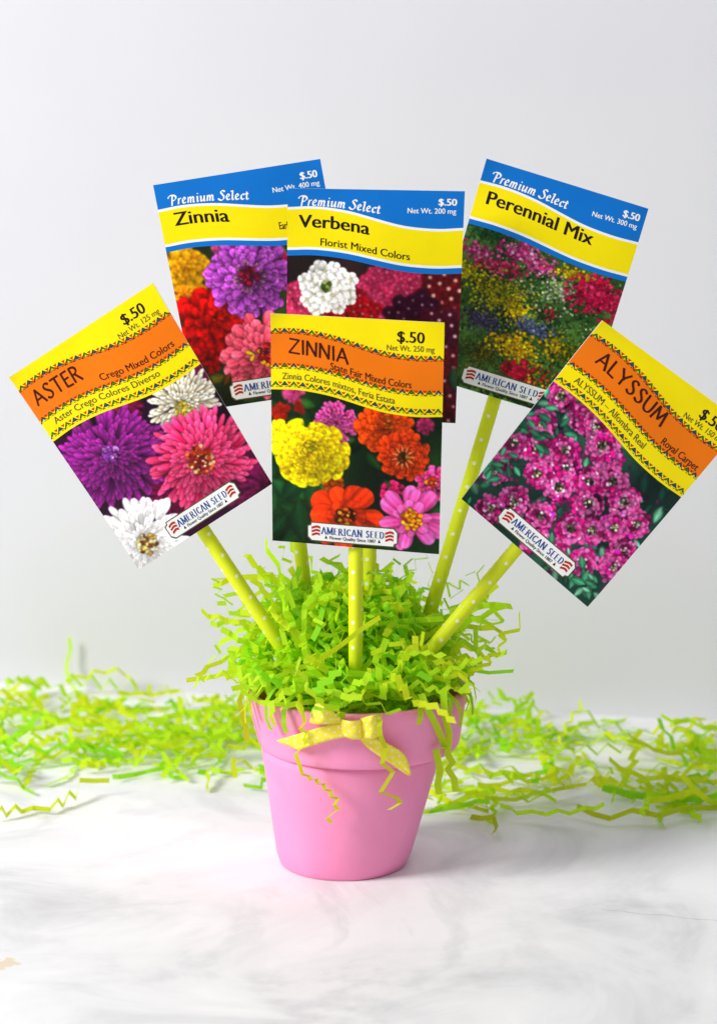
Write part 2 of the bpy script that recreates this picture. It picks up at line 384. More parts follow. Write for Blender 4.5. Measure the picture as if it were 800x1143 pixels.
strand([(.0573, .0563, .004), (.0616, .0505, .005), (.0684, .0491, .006), (.0699, .0400, .003), (.0669, .0300, .004)],
       'small hooked strand on the marble nearest the pot shadow', w=(.3, -.3, .8), width=.0038, col=YEL * .65)
strand([(-.1700, .300, .002), (-.1760, .308, .0075), (-.1800, .318, .0130), (-.1800, .322, .0180), (-.1778, .323, .0255), (-.1784, .3225, .0330)],
       'tall pale strand leaning against the backdrop at left', w=(.9, -.3, .2), width=.0024, col=LIME)

# ------------------------------------------------------------------ straws
def straw(a, b, label, rad=.0034, rot=0.0):
    a, b = np.array(a), np.array(b); L = np.linalg.norm(a - b); d = (a - b) / L
    s = unit(np.cross(d, np.array([0, 1, 0]))); t = np.cross(d, s)
    n = 28; vs, fs, uv = [], [], []
    rings = [(rad - .0004, L - .004), (rad - .0004, L), (rad, L), (rad, L * .66), (rad, L * .33), (rad, 0), (rad - .0004, 0), (rad - .0004, .004)]
    for r, h in rings:
        for k in range(n + 1):
            th = 2 * math.pi * k / n
            p = b + d * h + (s * math.cos(th) + t * math.sin(th)) * r; vs.append(p)
            uv.append((k / n * 20.8 + rot * .7, h * 1000 + rot))
    for i in range(len(rings) - 1):
        for k in range(n): fs.append((i * (n + 1) + k, i * (n + 1) + k + 1, (i + 1) * (n + 1) + k + 1, (i + 1) * (n + 1) + k))
    m = MB(); m.add(vs, fs, 0, (1, 1, 1), uv)
    o = m.build('paper_straw', M_straw, smooth=True, uv=True, origin=tuple(b))
    return tag(o, label, 'straw', 'dotted paper straws holding up the packets')
straw(*STRAWS['front'], 'lime dotted paper straw under the front centre zinnia packet', rot=2)
straw(*STRAWS['aster'], 'lime dotted paper straw leaning left, holding the aster packet', rot=5)
straw(*STRAWS['perennial'], 'lime dotted paper straw holding the perennial mix packet', rot=1)
straw(*STRAWS['alyssum'], 'lime dotted paper straw leaning far right, holding the alyssum packet', rot=7)
straw(*STRAWS['zinnia'], 'lime dotted paper straw behind, holding the blue topped zinnia packet', rot=3)
straw(*STRAWS['verbena'], 'lime dotted paper straw mostly hidden, holding the verbena packet', rot=9)

# ------------------------------------------------------------------ bow
def cat(ps, n):
    ps = np.array(ps, float); k = len(ps); out = []
    for j in range(n + 1):
        x = j / n * (k - 1); i = min(int(x), k - 2); t = x - i
        p0, p1, p2, p3 = ps[max(i - 1, 0)], ps[i], ps[i + 1], ps[min(i + 2, k - 1)]
        out.append(.5 * (2 * p1 + (p2 - p0) * t + (2 * p0 - 5 * p1 + 4 * p2 - p3) * t * t + (3 * p1 - p0 - 3 * p2 + p3) * t ** 3))
    return np.array(out)
BOW = {
'loop': [[((-.0197, -.058, .0949), (-.0227, -.0555, .0855)), ((-.0164, -.0625, .0952), (-.0185, -.0605, .086)), ((-.0131, -.0620, .0929), (-.014, -.0605, .086)), ((-.0080, -.0590, .089), (-.0080, -.0584, .0863))],
         [((.0006, -.0590, .0878), (.0010, -.0572, .0792)), ((.0049, -.0635, .0907), (.0049, -.0615, .0794)), ((.0082, -.0630, .0915), (.0082, -.0610, .0797)), ((.0107, -.0592, .0904), (.0099, -.0575, .0796))]],
'loop_back': [[((-.0197, -.0578, .0949), (-.0227, -.0553, .0855)), ((-.0156, -.0572, .0947), (-.0181, -.0554, .0881)), ((-.0085, -.0566, .088), (-.0085, -.0563, .0866))],
         [((.0010, -.0568, .0877), (.0010, -.0556, .0804)), ((.0062, -.0568, .0893), (.0058, -.0556, .0812)), ((.0107, -.0590, .0904), (.0099, -.0573, .0796))]],
'tail': [[((-.0050, -.0578, .0866), (-.0035, -.0563, .0789)), ((-.0124, -.0568, .0854), (-.0107, -.0556, .0778)), ((-.0232, -.0530, .0808), (-.0199, -.0520, .0739)), ((-.0382, -.0420, .0729), (-.0279, -.0470, .0699))],
         [((.0012, -.0575, .0812), (-.0006, -.0570, .0790)), ((.0083, -.0560, .0783), (.0046, -.0552, .0731)), ((.0149, -.0535, .0741), (.01, -.0530, .0682)), ((.0217, -.0500, .0680), (.0175, -.0500, .0622)), ((.0246, -.0480, .0585), (.0236, -.0481, .0575))]],
'knot': [[((-.0088, -.0570, .0874), (-.0084, -.0552, .0808)), ((-.0070, -.0602, .0880), (-.0066, -.0586, .0798)), ((-.0037, -.0620, .0880), (-.0025, -.0604, .0787)), ((0., -.0614, .0881), (.0012, -.0594, .0788)), ((.0024, -.0570, .0877), (.0028, -.0550, .0781))]],
}
bow = tag(empty('ribbon_bow', (-.003, -.056, .078)), 'small yellow ribbon bow with white dots tied on the front of the pot rim', 'bow')
def ribbon_patch(name, rows, parent, puff=0.0):
    T = cat([a for a, b in rows], 18); B = cat([b for a, b in rows], 18); m = MB(); nr = 7
    vs, uv, fs = [], [], []; L = 0
    for i in range(len(T)):
        if i: L += np.linalg.norm((T[i] + B[i] - T[i - 1] - B[i - 1]) / 2)
        wdt = np.linalg.norm(T[i] - B[i])
        for j in range(nr):
            t = j / (nr - 1); p = T[i] * (1 - t) + B[i] * t
            p = p + np.array([0, -puff * math.sin(math.pi * t) + .0003 * math.sin(9 * t + i * .5), 0]); vs.append(p); uv.append((L * 1000, (t - .5) * max(wdt, .004) * 1000 + 20))
    for i in range(len(T) - 1):
        for j in range(nr - 1): fs.append((i * nr + j, i * nr + j + 1, (i + 1) * nr + j + 1, (i + 1) * nr + j))
    m.add(vs, fs, 0, (1, 1, 1), uv)
    o = m.build(name, M_ribbon, parent, True, origin=tuple(parent.location), uv=True)
    s = o.modifiers.new('thickness', 'SOLIDIFY'); s.thickness = .0003
    return o
for nm, lst in BOW.items():
    for rows in lst:
        ribbon_patch('loop' if nm == 'loop_back' else nm, rows, bow, .0003 if nm == 'knot' else .0)

# ------------------------------------------------------------------ printed flower pictures
PW, ASP = 300, 1.36
PH = int(PW * ASP)
class Pic:
    deep = True
    def __init__(s, bg, seed):
        s.r = np.random.default_rng(seed); s.a = np.zeros((PH, PW, 3)); s.a[:] = np.array(bg) / 255
        yy, xx = np.mgrid[0:PH, 0:PW]; s.x = xx + .5; s.y = yy + .5
    def blur_noise(s, n):
        g = s.r.random((n, n)); xi = np.linspace(0, n - 1.001, PW); yi = np.linspace(0, n - 1.001, PH)
        x0 = xi.astype(int); y0 = yi.astype(int); fx = (xi - x0); fy = (yi - y0)[:, None]; fx = fx * fx * (3 - 2 * fx); fy = fy * fy * (3 - 2 * fy)
        g2 = np.pad(g, ((0, 1), (0, 1)), mode='edge')
        A = g2[np.ix_(y0, x0)]; B = g2[np.ix_(y0, x0 + 1)]; C = g2[np.ix_(y0 + 1, x0)]; D = g2[np.ix_(y0 + 1, x0 + 1)]
        return (A * (1 - fx) + B * fx) * (1 - fy) + (C * (1 - fx) + D * fx) * fy
    def soften(s, sig):
        k = int(sig * 3) + 1; g = np.exp(-.5 * (np.arange(-k, k + 1) / sig) ** 2); g /= g.sum()
        for ax in (0, 1):
            q = np.pad(s.a, [(k, k) if i == ax else (0, 0) for i in range(3)], mode='edge')
            s.a = sum(g[i] * (q[i:i + PH] if ax == 0 else q[:, i:i + PW]) for i in range(2 * k + 1))
        return s
    def finish(s, sig=.85):
        s.soften(sig); L = .86 + .24 * s.blur_noise(7)[..., None] + .10 * (s.blur_noise(60)[..., None] - .5)
        s.a = np.clip(s.a * L + s.r.normal(size=(PH, PW, 1)) * .012, 0, 1); g = s.a.mean(-1, keepdims=True)
        s.a = np.clip(g + (s.a - g) * 1.08, 0, 1); s.a = np.clip(s.a * (.80 + .36 * s.a), 0, 1) if s.deep else s.a; return s
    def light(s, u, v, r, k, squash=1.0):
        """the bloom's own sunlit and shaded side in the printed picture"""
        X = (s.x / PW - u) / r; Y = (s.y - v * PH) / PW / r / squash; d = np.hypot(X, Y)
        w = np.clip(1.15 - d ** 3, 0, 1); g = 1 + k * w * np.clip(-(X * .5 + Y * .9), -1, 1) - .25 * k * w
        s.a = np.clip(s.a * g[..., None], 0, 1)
    def mottled(s, c0, c1, n):
        t = s.blur_noise(n)[..., None]; s.a = (np.array(c0) * (1 - t) + np.array(c1) * t) / 255
    def shape(s, cx, cy, ang, L, Wd, c0, c1, kind='petal', sh=.4, shadow=.35, streak=.08, lo=.35, op=1.0):
        """one petal / leaf; px units, colour c0 at its foot to c1 at its tip"""
        R = L + Wd + 3
        x0, x1 = int(max(0, cx - R)), int(min(PW, cx + R)); y0, y1 = int(max(0, cy - R)), int(min(PH, cy + R))
        if x1 <= x0 or y1 <= y0: return
        X = s.x[y0:y1, x0:x1] - cx; Y = s.y[y0:y1, x0:x1] - cy; c, q = math.cos(ang), math.sin(ang)
        u = (X * c + Y * q) / L; t = (-X * q + Y * c) / (Wd / 2)
        uc = np.clip(u, 0, 1)
        if kind == 'petal':
            k = .68; pr = np.where(uc < k, lo + (1 - lo) * np.sin(uc / k * math.pi / 2), np.sqrt(np.clip(1 - ((uc - k) / (1 - k)) ** 2, 0, 1)))
        elif kind == 'leaf': pr = np.sin(math.pi * uc ** .85)
        else: pr = np.sqrt(np.clip(1 - (2 * uc - 1) ** 2, 0, 1))
        ed = (pr - np.abs(t)) * Wd / 2; ed = np.minimum(ed, np.minimum(u, 1 - u) * L + .6)
        al = np.clip(ed + .5, 0, 1) * op; a = s.a[y0:y1, x0:x1]
        if shadow:
            sd = np.clip((ed + 2.2) / 2.2, 0, 1) * shadow * op; a *= (1 - sd)[..., None]
        tt = np.clip(np.abs(t) / np.maximum(pr, .05), 0, 1)
        br = 1 - sh * tt ** 2.2 + streak * np.cos(t * 9 + s.r.random() * 6) + .06 * (uc - .5)
        col = (np.array(c0)[None, None] * (1 - uc[..., None]) + np.array(c1)[None, None] * uc[..., None]) / 255 * br[..., None]
        a *= (1 - al)[..., None]; a += np.clip(col, 0, 1) * al[..., None]
    def dot(s, cx, cy, r, c, sh=.3, shadow=.2, op=1.0): s.shape(cx - r, cy, 0, 2 * r, 2 * r, c, c, 'disc', sh, shadow, 0, op=op)
    def jit(s, c, k): return np.clip(np.array(c, float) * (1 + s.r.normal() * k), 0, 255)
    def leaves(s, n, cols, L, box=(0, 0, 1, 1)):
        for i in range(n):
            x = PW * (box[0] + (box[2] - box[0]) * s.r.random()); y = PH * (box[1] + (box[3] - box[1]) * s.r.random()); a = s.r.random() * 6.283
            c = s.jit(cols[s.r.integers(len(cols))], .15); l = L * s.r.uniform(.6, 1.2)
            s.shape(x, y, a, l, l * .5, c * .75, c, 'leaf', .35, .3, .05)
            s.shape(x, y, a, l * .9, 1.6, c * 1.25, c * 1.3, 'leaf', 0, 0, 0, op=.5)
    def bloom(s, u, v, r, foot, tip, rings, per, wid, squash=1.0, sq_ang=0, jit=.09, sh=.28, len0=.45, lo=.35, inner=.1, shadow=.26, streak=.08, swirl=.0, lit=.22, wob=.16):
        """rings of petals from the outside in"""
        cx, cy, R = u * PW, v * PH, r * PW
        for k in range(rings):
            f = 1 - k / max(1, rings) * (1 - inner); n = max(5, int(per * (.45 + .55 * f))); off = s.r.random() * 6
            for j in range(n):
                a = off + j * 2 * math.pi / n + s.r.normal() * wob; Rr = R * f * s.r.uniform(.90, 1.06); L = R * len0 * (.55 + .45 * f) * s.r.uniform(.9, 1.1)
                b = (Rr - L); px, py = math.cos(a) * b, math.sin(a) * b * squash
                ex, ey = math.cos(a + swirl) * Rr, math.sin(a + swirl) * Rr * squash
                ang = math.atan2(ey - py, ex - px); Ln = math.hypot(ex - px, ey - py)
                tint = s.r.normal() * jit; m = .90 + .13 * f
                c0 = np.clip(np.array(foot) * (1 + tint) * m, 0, 255); c1 = np.clip(np.array(tip) * (1 + tint) * m, 0, 255)
                s.shape(cx + px, cy + py, ang + s.r.normal() * wob * .6, Ln, R * wid * (.5 + .5 * f) * s.r.uniform(.8, 1.15), c0, c1, 'petal', sh, shadow, streak, lo)
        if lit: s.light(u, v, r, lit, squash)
    def disc(s, u, v, r, cols, n, dr=.012, squash=1.0):
        for i in range(n):
            a = s.r.random() * 6.283; q = math.sqrt(s.r.random()) * r * PW
            c = s.jit(cols[s.r.integers(len(cols))], .12); s.dot(u * PW + q * math.cos(a), v * PH + q * math.sin(a) * squash, dr * PW * s.r.uniform(.6, 1.2), c, .3, .25)
    def floret(s, x, y, r, c, eye=None, n=5, eye_r=.25, tip=None):
        o = s.r.random() * 6
        for j in range(n):
            cc = s.jit(c, .08); s.shape(x, y, o + j * 2 * math.pi / n, r, r * .95, cc * .8, s.jit(tip, .05) if tip is not None else cc, 'petal', .3 if tip is None else .14, .22 if tip is None else .12, .03, .4)
        if eye is not None: s.dot(x, y, r * eye_r, eye, .1, .1)
    def cluster(s, u, v, r, c, n, fr, eye=None, tip=None, squash=1.0, eye_r=.25, nn=5):
        pts = [(math.sqrt((i + .5) / n), i * 2.39996) for i in range(n)][::-1]
        for q, a in pts: s.floret(u * PW + q * r * PW * math.cos(a) + s.r.normal() * 1.2, v * PH + q * r * PW * math.sin(a) * squash + s.r.normal() * 1.2, fr * PW * s.r.uniform(.85, 1.15), s.jit(c, .06), eye, nn, eye_r, tip)
    def speckle(s, u, v, ru, rv, cols, n, dr, kind='dot'):
        for i in range(int(n * 1.5)):
            a = s.r.random() * 6.283; q = min(1.3, abs(s.r.normal()) * .6 + .1); c = s.jit(cols[s.r.integers(len(cols))], .22)
            x, y = (u + ru * q * math.cos(a)) * PW, (v + rv * q * math.sin(a)) * PH; d = dr * PW * s.r.uniform(.35, 1.0)
            if kind == 'dot': s.dot(x, y, d, c, .2, .16)
            else: s.shape(x, y, s.r.random() * 6.283, d * 3, d * 1.1, c * .7, c, 'leaf', .3, .25)

def pic_front_zinnia():
    p = Pic((12, 30, 14), 1); p.mottled((6, 18, 8), (30, 66, 26), 6)
    p.leaves(60, [(26, 70, 30), (40, 96, 38), (16, 48, 22), (58, 112, 44)], 48); p.leaves(14, [(34, 88, 44), (24, 74, 40)], 70, (0, .66, .3, 1))
    p.bloom(.13, .335, .075, (190, 40, 110), (240, 110, 170), 4, 16, .4)
    p.cluster(.05, .425, .05, (190, 40, 14), 7, .028); p.cluster(.16, .40, .03, (160, 40, 14), 4, .02)
    p.bloom(.90, .445, .055, (190, 30, 100), (235, 80, 150), 3, 12, .45)
    p.soften(1.6)
    p.bloom(.383, .455, .132, (205, 50, 140), (246, 120, 190), 8, 30, .2, len0=.34)
    p.bloom(.66, .463, .175, (200, 60, 4), (238, 92, 14), 7, 22, .36, .86)
    p.disc(.68, .435, .04, [(150, 70, 10), (220, 110, 20)], 14)
    p.bloom(.95, .69, .11, (215, 40, 120), (245, 110, 175), 4, 15, .42); p.disc(.95, .69, .035, [(235, 150, 30), (190, 60, 40)], 18)
    p.bloom(.72, .745, .08, (180, 20, 90), (220, 50, 120), 2, 12, .5)
    p.bloom(.775, .577, .158, (196, 50, 4), (236, 84, 16), 8, 22, .36, .98)
    for j in range(11): a = j * .571; p.shape(.775 * PW + math.cos(a) * 8, .585 * PH + math.sin(a) * 8, a, 16, 3, (250, 190, 130), (220, 120, 70), 'leaf', 0, .2, 0)
    p.disc(.775, .585, .028, [(110, 60, 10), (200, 140, 60), (60, 40, 10)], 22)
    p.bloom(.07, .545, .12, (216, 180, 0), (248, 220, 14), 5, 16, .42)
    p.cluster(.37, .72, .05, (200, 90, 10), 5, .04)
    p.bloom(.225, .60, .235, (206, 168, 0), (255, 230, 6), 9, 22, .40, .86, len0=.34, sh=.20, shadow=.22)
    p.disc(.23, .565, .03, [(170, 160, 10), (225, 200, 20)], 26)
    p.bloom(.44, .865, .235, (214, 58, 4), (236, 72, 16), 2, 11, .58, .86, len0=.80, sh=.26, lo=.5); p.disc(.44, .868, .062, [(225, 170, 40), (90, 30, 10), (200, 90, 20), (60, 20, 10)], 60, .013, .85)
    p.bloom(.83, .855, .215, (220, 60, 150), (246, 130, 200), 2, 13, .42, .94, len0=.82, sh=.26, lo=.4); p.disc(.83, .855, .06, [(225, 150, 20), (190, 60, 20), (240, 190, 40)], 60, .013)
    return p.finish()
def pic_aster():
    p = Pic((30, 8, 30), 2); p.mottled((16, 6, 20), (70, 20, 60), 5)
    p.leaves(30, [(30, 40, 34), (50, 20, 50)], 40)
    p.bloom(.02, .52, .2, (50, 6, 60), (110, 26, 120), 6, 34, .12, len0=.45); p.bloom(.45, .80, .2, (90, 6, 50), (150, 20, 90), 6, 34, .12, len0=.45); p.bloom(.95, .98, .24, (90, 10, 60), (160, 30, 110), 6, 34, .12, len0=.45)
    p.bloom(.97, .44, .14, (120, 10, 80), (190, 40, 120), 5, 30, .12, len0=.5); p.bloom(.50, .385, .09, (150, 10, 80), (200, 30, 110), 4, 24, .14)
    p.bloom(1.02, .78, .16, (70, 10, 50), (130, 20, 90), 5, 30, .12, len0=.5)
    p.soften(1.8)
    p.bloom(.80, .50, .23, (206, 186, 150), (250, 246, 232), 9, 34, .13, .82, len0=.42, sh=.3, wob=.24, lit=.12); p.disc(.77, .525, .05, [(210, 190, 80), (240, 232, 190), (180, 160, 50)], 50, .012)
    p.bloom(.26, .53, .345, (84, 8, 84), (170, 54, 160), 13, 40, .12, .90, len0=.40, sh=.34, swirl=.10, wob=.26); p.disc(.26, .51, .05, [(170, 90, 190), (130, 50, 150), (196, 140, 206)], 60, .011)
    p.bloom(.71, .745, .335, (206, 10, 78), (255, 104, 156), 12, 36, .13, .94, len0=.42, sh=.30, swirl=-.08, wob=.24); p.disc(.70, .74, .085, [(170, 60, 20), (220, 120, 60), (250, 200, 150), (140, 30, 30)], 90, .013)
    p.bloom(.13, .90, .30, (222, 216, 214), (252, 250, 250), 8, 34, .17, .92, len0=.5, sh=.10, shadow=.09, lit=.06); p.disc(.14, .925, .062, [(220, 180, 90), (250, 236, 190), (150, 90, 40), (240, 220, 150)], 60, .013)
    return p.finish()
def pic_blue_zinnia():
    p = Pic((30, 40, 20), 3); p.mottled((20, 24, 14), (60, 80, 40), 6); p.leaves(40, [(40, 90, 50), (70, 120, 70), (30, 60, 30), (120, 110, 30)], 40)
    p.bloom(.34, .305, .07, (190, 60, 130), (230, 110, 170), 3, 12, .4); p.bloom(.75, .45, .12, (150, 20, 70), (190, 30, 100), 3, 14, .4)
    p.bloom(.10, .385, .16, (214, 130, 0), (250, 196, 20), 6, 15, .42); p.bloom(.06, .49, .06, (224, 130, 0), (250, 170, 20), 3, 10, .5)
    p.bloom(.16, .63, .21, (140, 4, 4), (214, 22, 14), 6, 13, .46, 1.15, sh=.45); p.bloom(.28, .56, .10, (150, 6, 4), (216, 30, 14), 3, 10, .5); p.bloom(.12, .78, .10, (110, 4, 8), (180, 14, 14), 3, 10, .5)
    p.soften(1.3)
    p.bloom(.457, .455, .265, (140, 40, 150), (208, 112, 216), 9, 28, .28, .96, len0=.36, sh=.42)
    p.bloom(.457, .455, .10, (90, 20, 80), (180, 150, 140), 2, 18, .14); p.disc(.457, .45, .052, [(120, 14, 50), (150, 30, 60), (90, 10, 40)], 50, .013)
    p.bloom(.47, .80, .27, (206, 40, 80), (250, 120, 140), 7, 22, .30, .96, len0=.5, sh=.34); p.disc(.49, .80, .07, [(120, 20, 20), (220, 160, 40), (170, 40, 40)], 50, .014)
    p.shape(.40 * PW, .79 * PH, 3.6, 16, 8, (250, 220, 60), (240, 190, 40)); p.shape(.40 * PW, .79 * PH, 2.2, 14, 8, (250, 220, 60), (240, 190, 40))
    p.leaves(6, [(110, 70, 20), (60, 100, 50)], 30, (.0, .85, .3, 1)); p.cluster(.8, .75, .15, (190, 30, 60), 20, .04)
    return p.finish()
def pic_verbena():
    p = Pic((26, 22, 22), 4); p.mottled((18, 20, 18), (54, 34, 34), 6); p.leaves(24, [(28, 46, 34), (40, 60, 40)], 40)
    p.cluster(.62, .425, .20, (214, 56, 110), 60, .036, (235, 130, 160), squash=.75); p.cluster(.46, .50, .10, (220, 70, 120), 18, .036, (240, 140, 170))
    p.cluster(.06, .50, .13, (208, 60, 110), 26, .036, (240, 140, 170)); p.cluster(.38, .56, .16, (180, 16, 36), 30, .038, (240, 200, 180), eye_r=.16)
    p.cluster(.92, .46, .17, (112, 12, 26), 24, .05, (240, 200, 180), eye_r=.24); p.cluster(.74, .56, .16, (66, 12, 44), 26, .044, (230, 200, 210), eye_r=.15); p.cluster(.9, .66, .2, (84, 12, 40), 30, .05, (240, 214, 220), eye_r=.2)
    p.cluster(.85, .85, .26, (100, 14, 34), 40, .05, (236, 190, 190), eye_r=.2); p.cluster(.35, .8, .3, (190, 40, 80), 50, .05, (240, 200, 180)); p.leaves(10, [(40, 70, 44)], 40, (.3, .7, 1, 1))
    p.soften(1.4)
    p.cluster(.235, .425, .145, (250, 248, 240), 30, .046, (206, 196, 120), tip=(255, 254, 250), squash=.92, eye_r=.16); p.disc(.23, .42, .025, [(70, 100, 40), (150, 160, 80)], 14)
    return p.finish()
def pic_perennial():
    p = Pic((30, 56, 26), 5); p.deep = False; p.mottled((26, 56, 26), (104, 150, 64), 9)
    p.speckle(.5, .62, .6, .42, [(50, 104, 40), (96, 166, 64), (150, 196, 86), (26, 54, 26), (70, 136, 56), (190, 214, 130)], 1900, .010, 'leaf')
    p.speckle(.5, .52, .5, .14, [(150, 180, 120), (200, 214, 170), (90, 140, 80)], 160, .009)
    p.speckle(.15, .31, .18, .05, [(50, 120, 60), (30, 90, 40)], 120, .012, 'leaf')
    P_ = [(222, 90, 150), (190, 50, 120), (240, 150, 190), (160, 40, 100)]
    p.speckle(.36, .35, .15, .05, P_, 190, .012); p.speckle(.10, .40, .10, .035, P_, 90, .012); p.speckle(.50, .385, .10, .035, P_, 90, .012); p.speckle(.24, .44, .14, .035, [(206, 44, 96), (230, 90, 130), (180, 30, 80)], 140, .012)
    p.speckle(.29, .555, .20, .085, [(200, 190, 30), (160, 160, 30), (222, 200, 20), (120, 130, 30)], 420, .009); p.speckle(.08, .50, .08, .04, [(230, 205, 20), (190, 180, 30)], 90, .011); p.speckle(.42, .60, .10, .05, [(240, 200, 10), (222, 180, 10)], 90, .010)
    p.speckle(.63, .46, .10, .05, [(220, 226, 200), (180, 200, 140), (120, 160, 80)], 140, .010); p.speckle(.71, .375, .16, .022, [(240, 190, 20), (236, 150, 20), (220, 200, 40)], 120, .011)
    p.speckle(.87, .44, .17, .075, [(210, 20, 70), (170, 10, 60), (232, 50, 100)], 320, .015)
    p.speckle(.22, .68, .16, .05, [(80, 70, 110), (60, 56, 90), (110, 90, 140)], 160, .009); p.speckle(.55, .655, .12, .035, [(110, 120, 160), (90, 100, 130), (70, 80, 110)], 130, .010); p.speckle(.62, .57, .05, .03, [(200, 40, 60)], 16, .010)
    p.speckle(.79, .72, .13, .06, [(150, 170, 20), (110, 150, 30), (190, 190, 20)], 220, .009, 'leaf'); p.speckle(.70, .70, .06, .05, [(220, 180, 20), (170, 150, 30)], 60, .010)
    p.speckle(.49, .765, .15, .06, [(244, 200, 10), (226, 176, 10), (200, 150, 10)], 250, .011); p.speckle(.30, .83, .12, .06, [(130, 130, 20), (170, 160, 30), (90, 110, 30)], 200, .009, 'leaf')
    p.speckle(.55, .86, .11, .035, [(206, 10, 50), (226, 30, 70), (180, 10, 40)], 150, .013); p.speckle(.68, .85, .08, .05, [(200, 160, 20), (190, 20, 50), (60, 90, 30)], 90, .011); p.speckle(.56, .81, .02, .01, [(220, 20, 60)], 12, .012)
    p.speckle(.5, .97, .55, .04, [(24, 60, 28), (40, 80, 36)], 200, .012, 'leaf')
    return p.finish()
def pic_alyssum():
    p = Pic((20, 60, 50), 6); p.mottled((14, 36, 34), (50, 104, 84), 6); p.leaves(90, [(40, 110, 86), (70, 150, 116), (24, 70, 60), (120, 180, 150)], 34)
    C = [(.09, .371), (.27, .387), (.35, .387), (.444, .429), (.10, .518), (.297, .549), (.04, .66), (.258, .70), (.40, .685), (.628, .525), (.596, .663), (.428, .831), (.808, .671), (.616, .788), (.255, .859), (.176, .952), (.798, .867), (.94, .73), (.654, .915), (.958, .80), (.76, .56), (.52, .46), (.90, .60), (.17, .61), (.52, .59), (.05, .80), (.72, .74), (.50, .93), (.36, .60)]
    p.speckle(.5, .65, .55, .36, [(150, 20, 100), (110, 16, 80), (190, 50, 130)], 260, .014); p.soften(1.5)
    p.leaves(70, [(60, 140, 104), (110, 190, 150), (30, 80, 64)], 24)
    p.r.shuffle(C)
    for (u, v) in C:
        r = .065 * p.r.uniform(.85, 1.12); cx, cy = u * PW, v * PH
        p.dot(cx, cy, r * PW * 1.25, (70, 6, 54), .3, .5)
        for ring, n in ((1.0, 13), (.70, 10), (.45, 7)):
            o = p.r.random() * 6
            for j in range(n):
                a = o + j * 6.283 / n + p.r.normal() * .12; q = ring * p.r.uniform(.88, 1.12); x, y = cx + q * r * PW * math.cos(a), cy + q * r * PW * math.sin(a)
                c = p.jit((188, 28, 124), .26) if p.r.random() < .62 else p.jit((226, 120, 186), .10)
                p.floret(x, y, .034 * PW * p.r.uniform(.75, 1.2), c, None, 4, 0, (236, 120, 188) if p.r.random() < .35 else None)
                if p.r.random() < .5: p.dot(x + p.r.normal(), y + p.r.normal(), PW * .0095 * p.r.uniform(.6, 1.5), (250, 224, 238), .1, 0)
        for i in range(12):
            a = p.r.random() * 6.283; p.shape(cx, cy, a, r * PW * p.r.uniform(.3, .6), 2.0, (60, 70, 40), [(220, 226, 180), (70, 50, 60), (236, 200, 210)][i % 3], 'leaf', 0, .2, 0)
        p.disc(u, v, r * .34, [(214, 222, 170), (90, 100, 60), (240, 210, 220), (50, 36, 40)], 16, .008)
    p.leaves(26, [(80, 160, 124), (130, 196, 164)], 24, (.55, .88, 1, 1)); p.leaves(16, [(90, 170, 134), (60, 130, 100)], 24, (0, .42, .22, .62)); p.leaves(14, [(90, 170, 134)], 22, (0, .68, .14, .84))
    return p.finish()

# ------------------------------------------------------------------ seed packets
SU = [0, .12, .23, .36, .5, .65, .78, .89, 1.0]; SV = [0, -.009, -.004, .011, .04, .069, .079, .081, .072]
_uu = np.linspace(0, 1, 201); _sv = np.interp(_uu, SU, SV)
for _ in range(3): _sv = np.convolve(np.pad(_sv, 8, mode='edge'), np.ones(17) / 17, 'valid')
def wave(u): return float(np.interp(u, _uu, _sv))
_fc = {}
def text_verts(s, bold=0.0, shear=0.0):
    key = (s, bold, shear)
    if key not in _fc:
        c = bpy.data.curves.new('lettering', 'FONT'); c.body = s; c.size = 1; c.offset = bold; c.shear = shear; c.resolution_u = 4
        o = bpy.data.objects.new('lettering', c); me = bpy.data.meshes.new_from_object(o)
        v = np.array([x.co[:] for x in me.vertices]); f = [tuple(p.vertices) for p in me.polygons]
        bpy.data.objects.remove(o); bpy.data.curves.remove(c); bpy.data.meshes.remove(me); _fc[key] = (v, f)
    return _fc[key]
CAPH = None
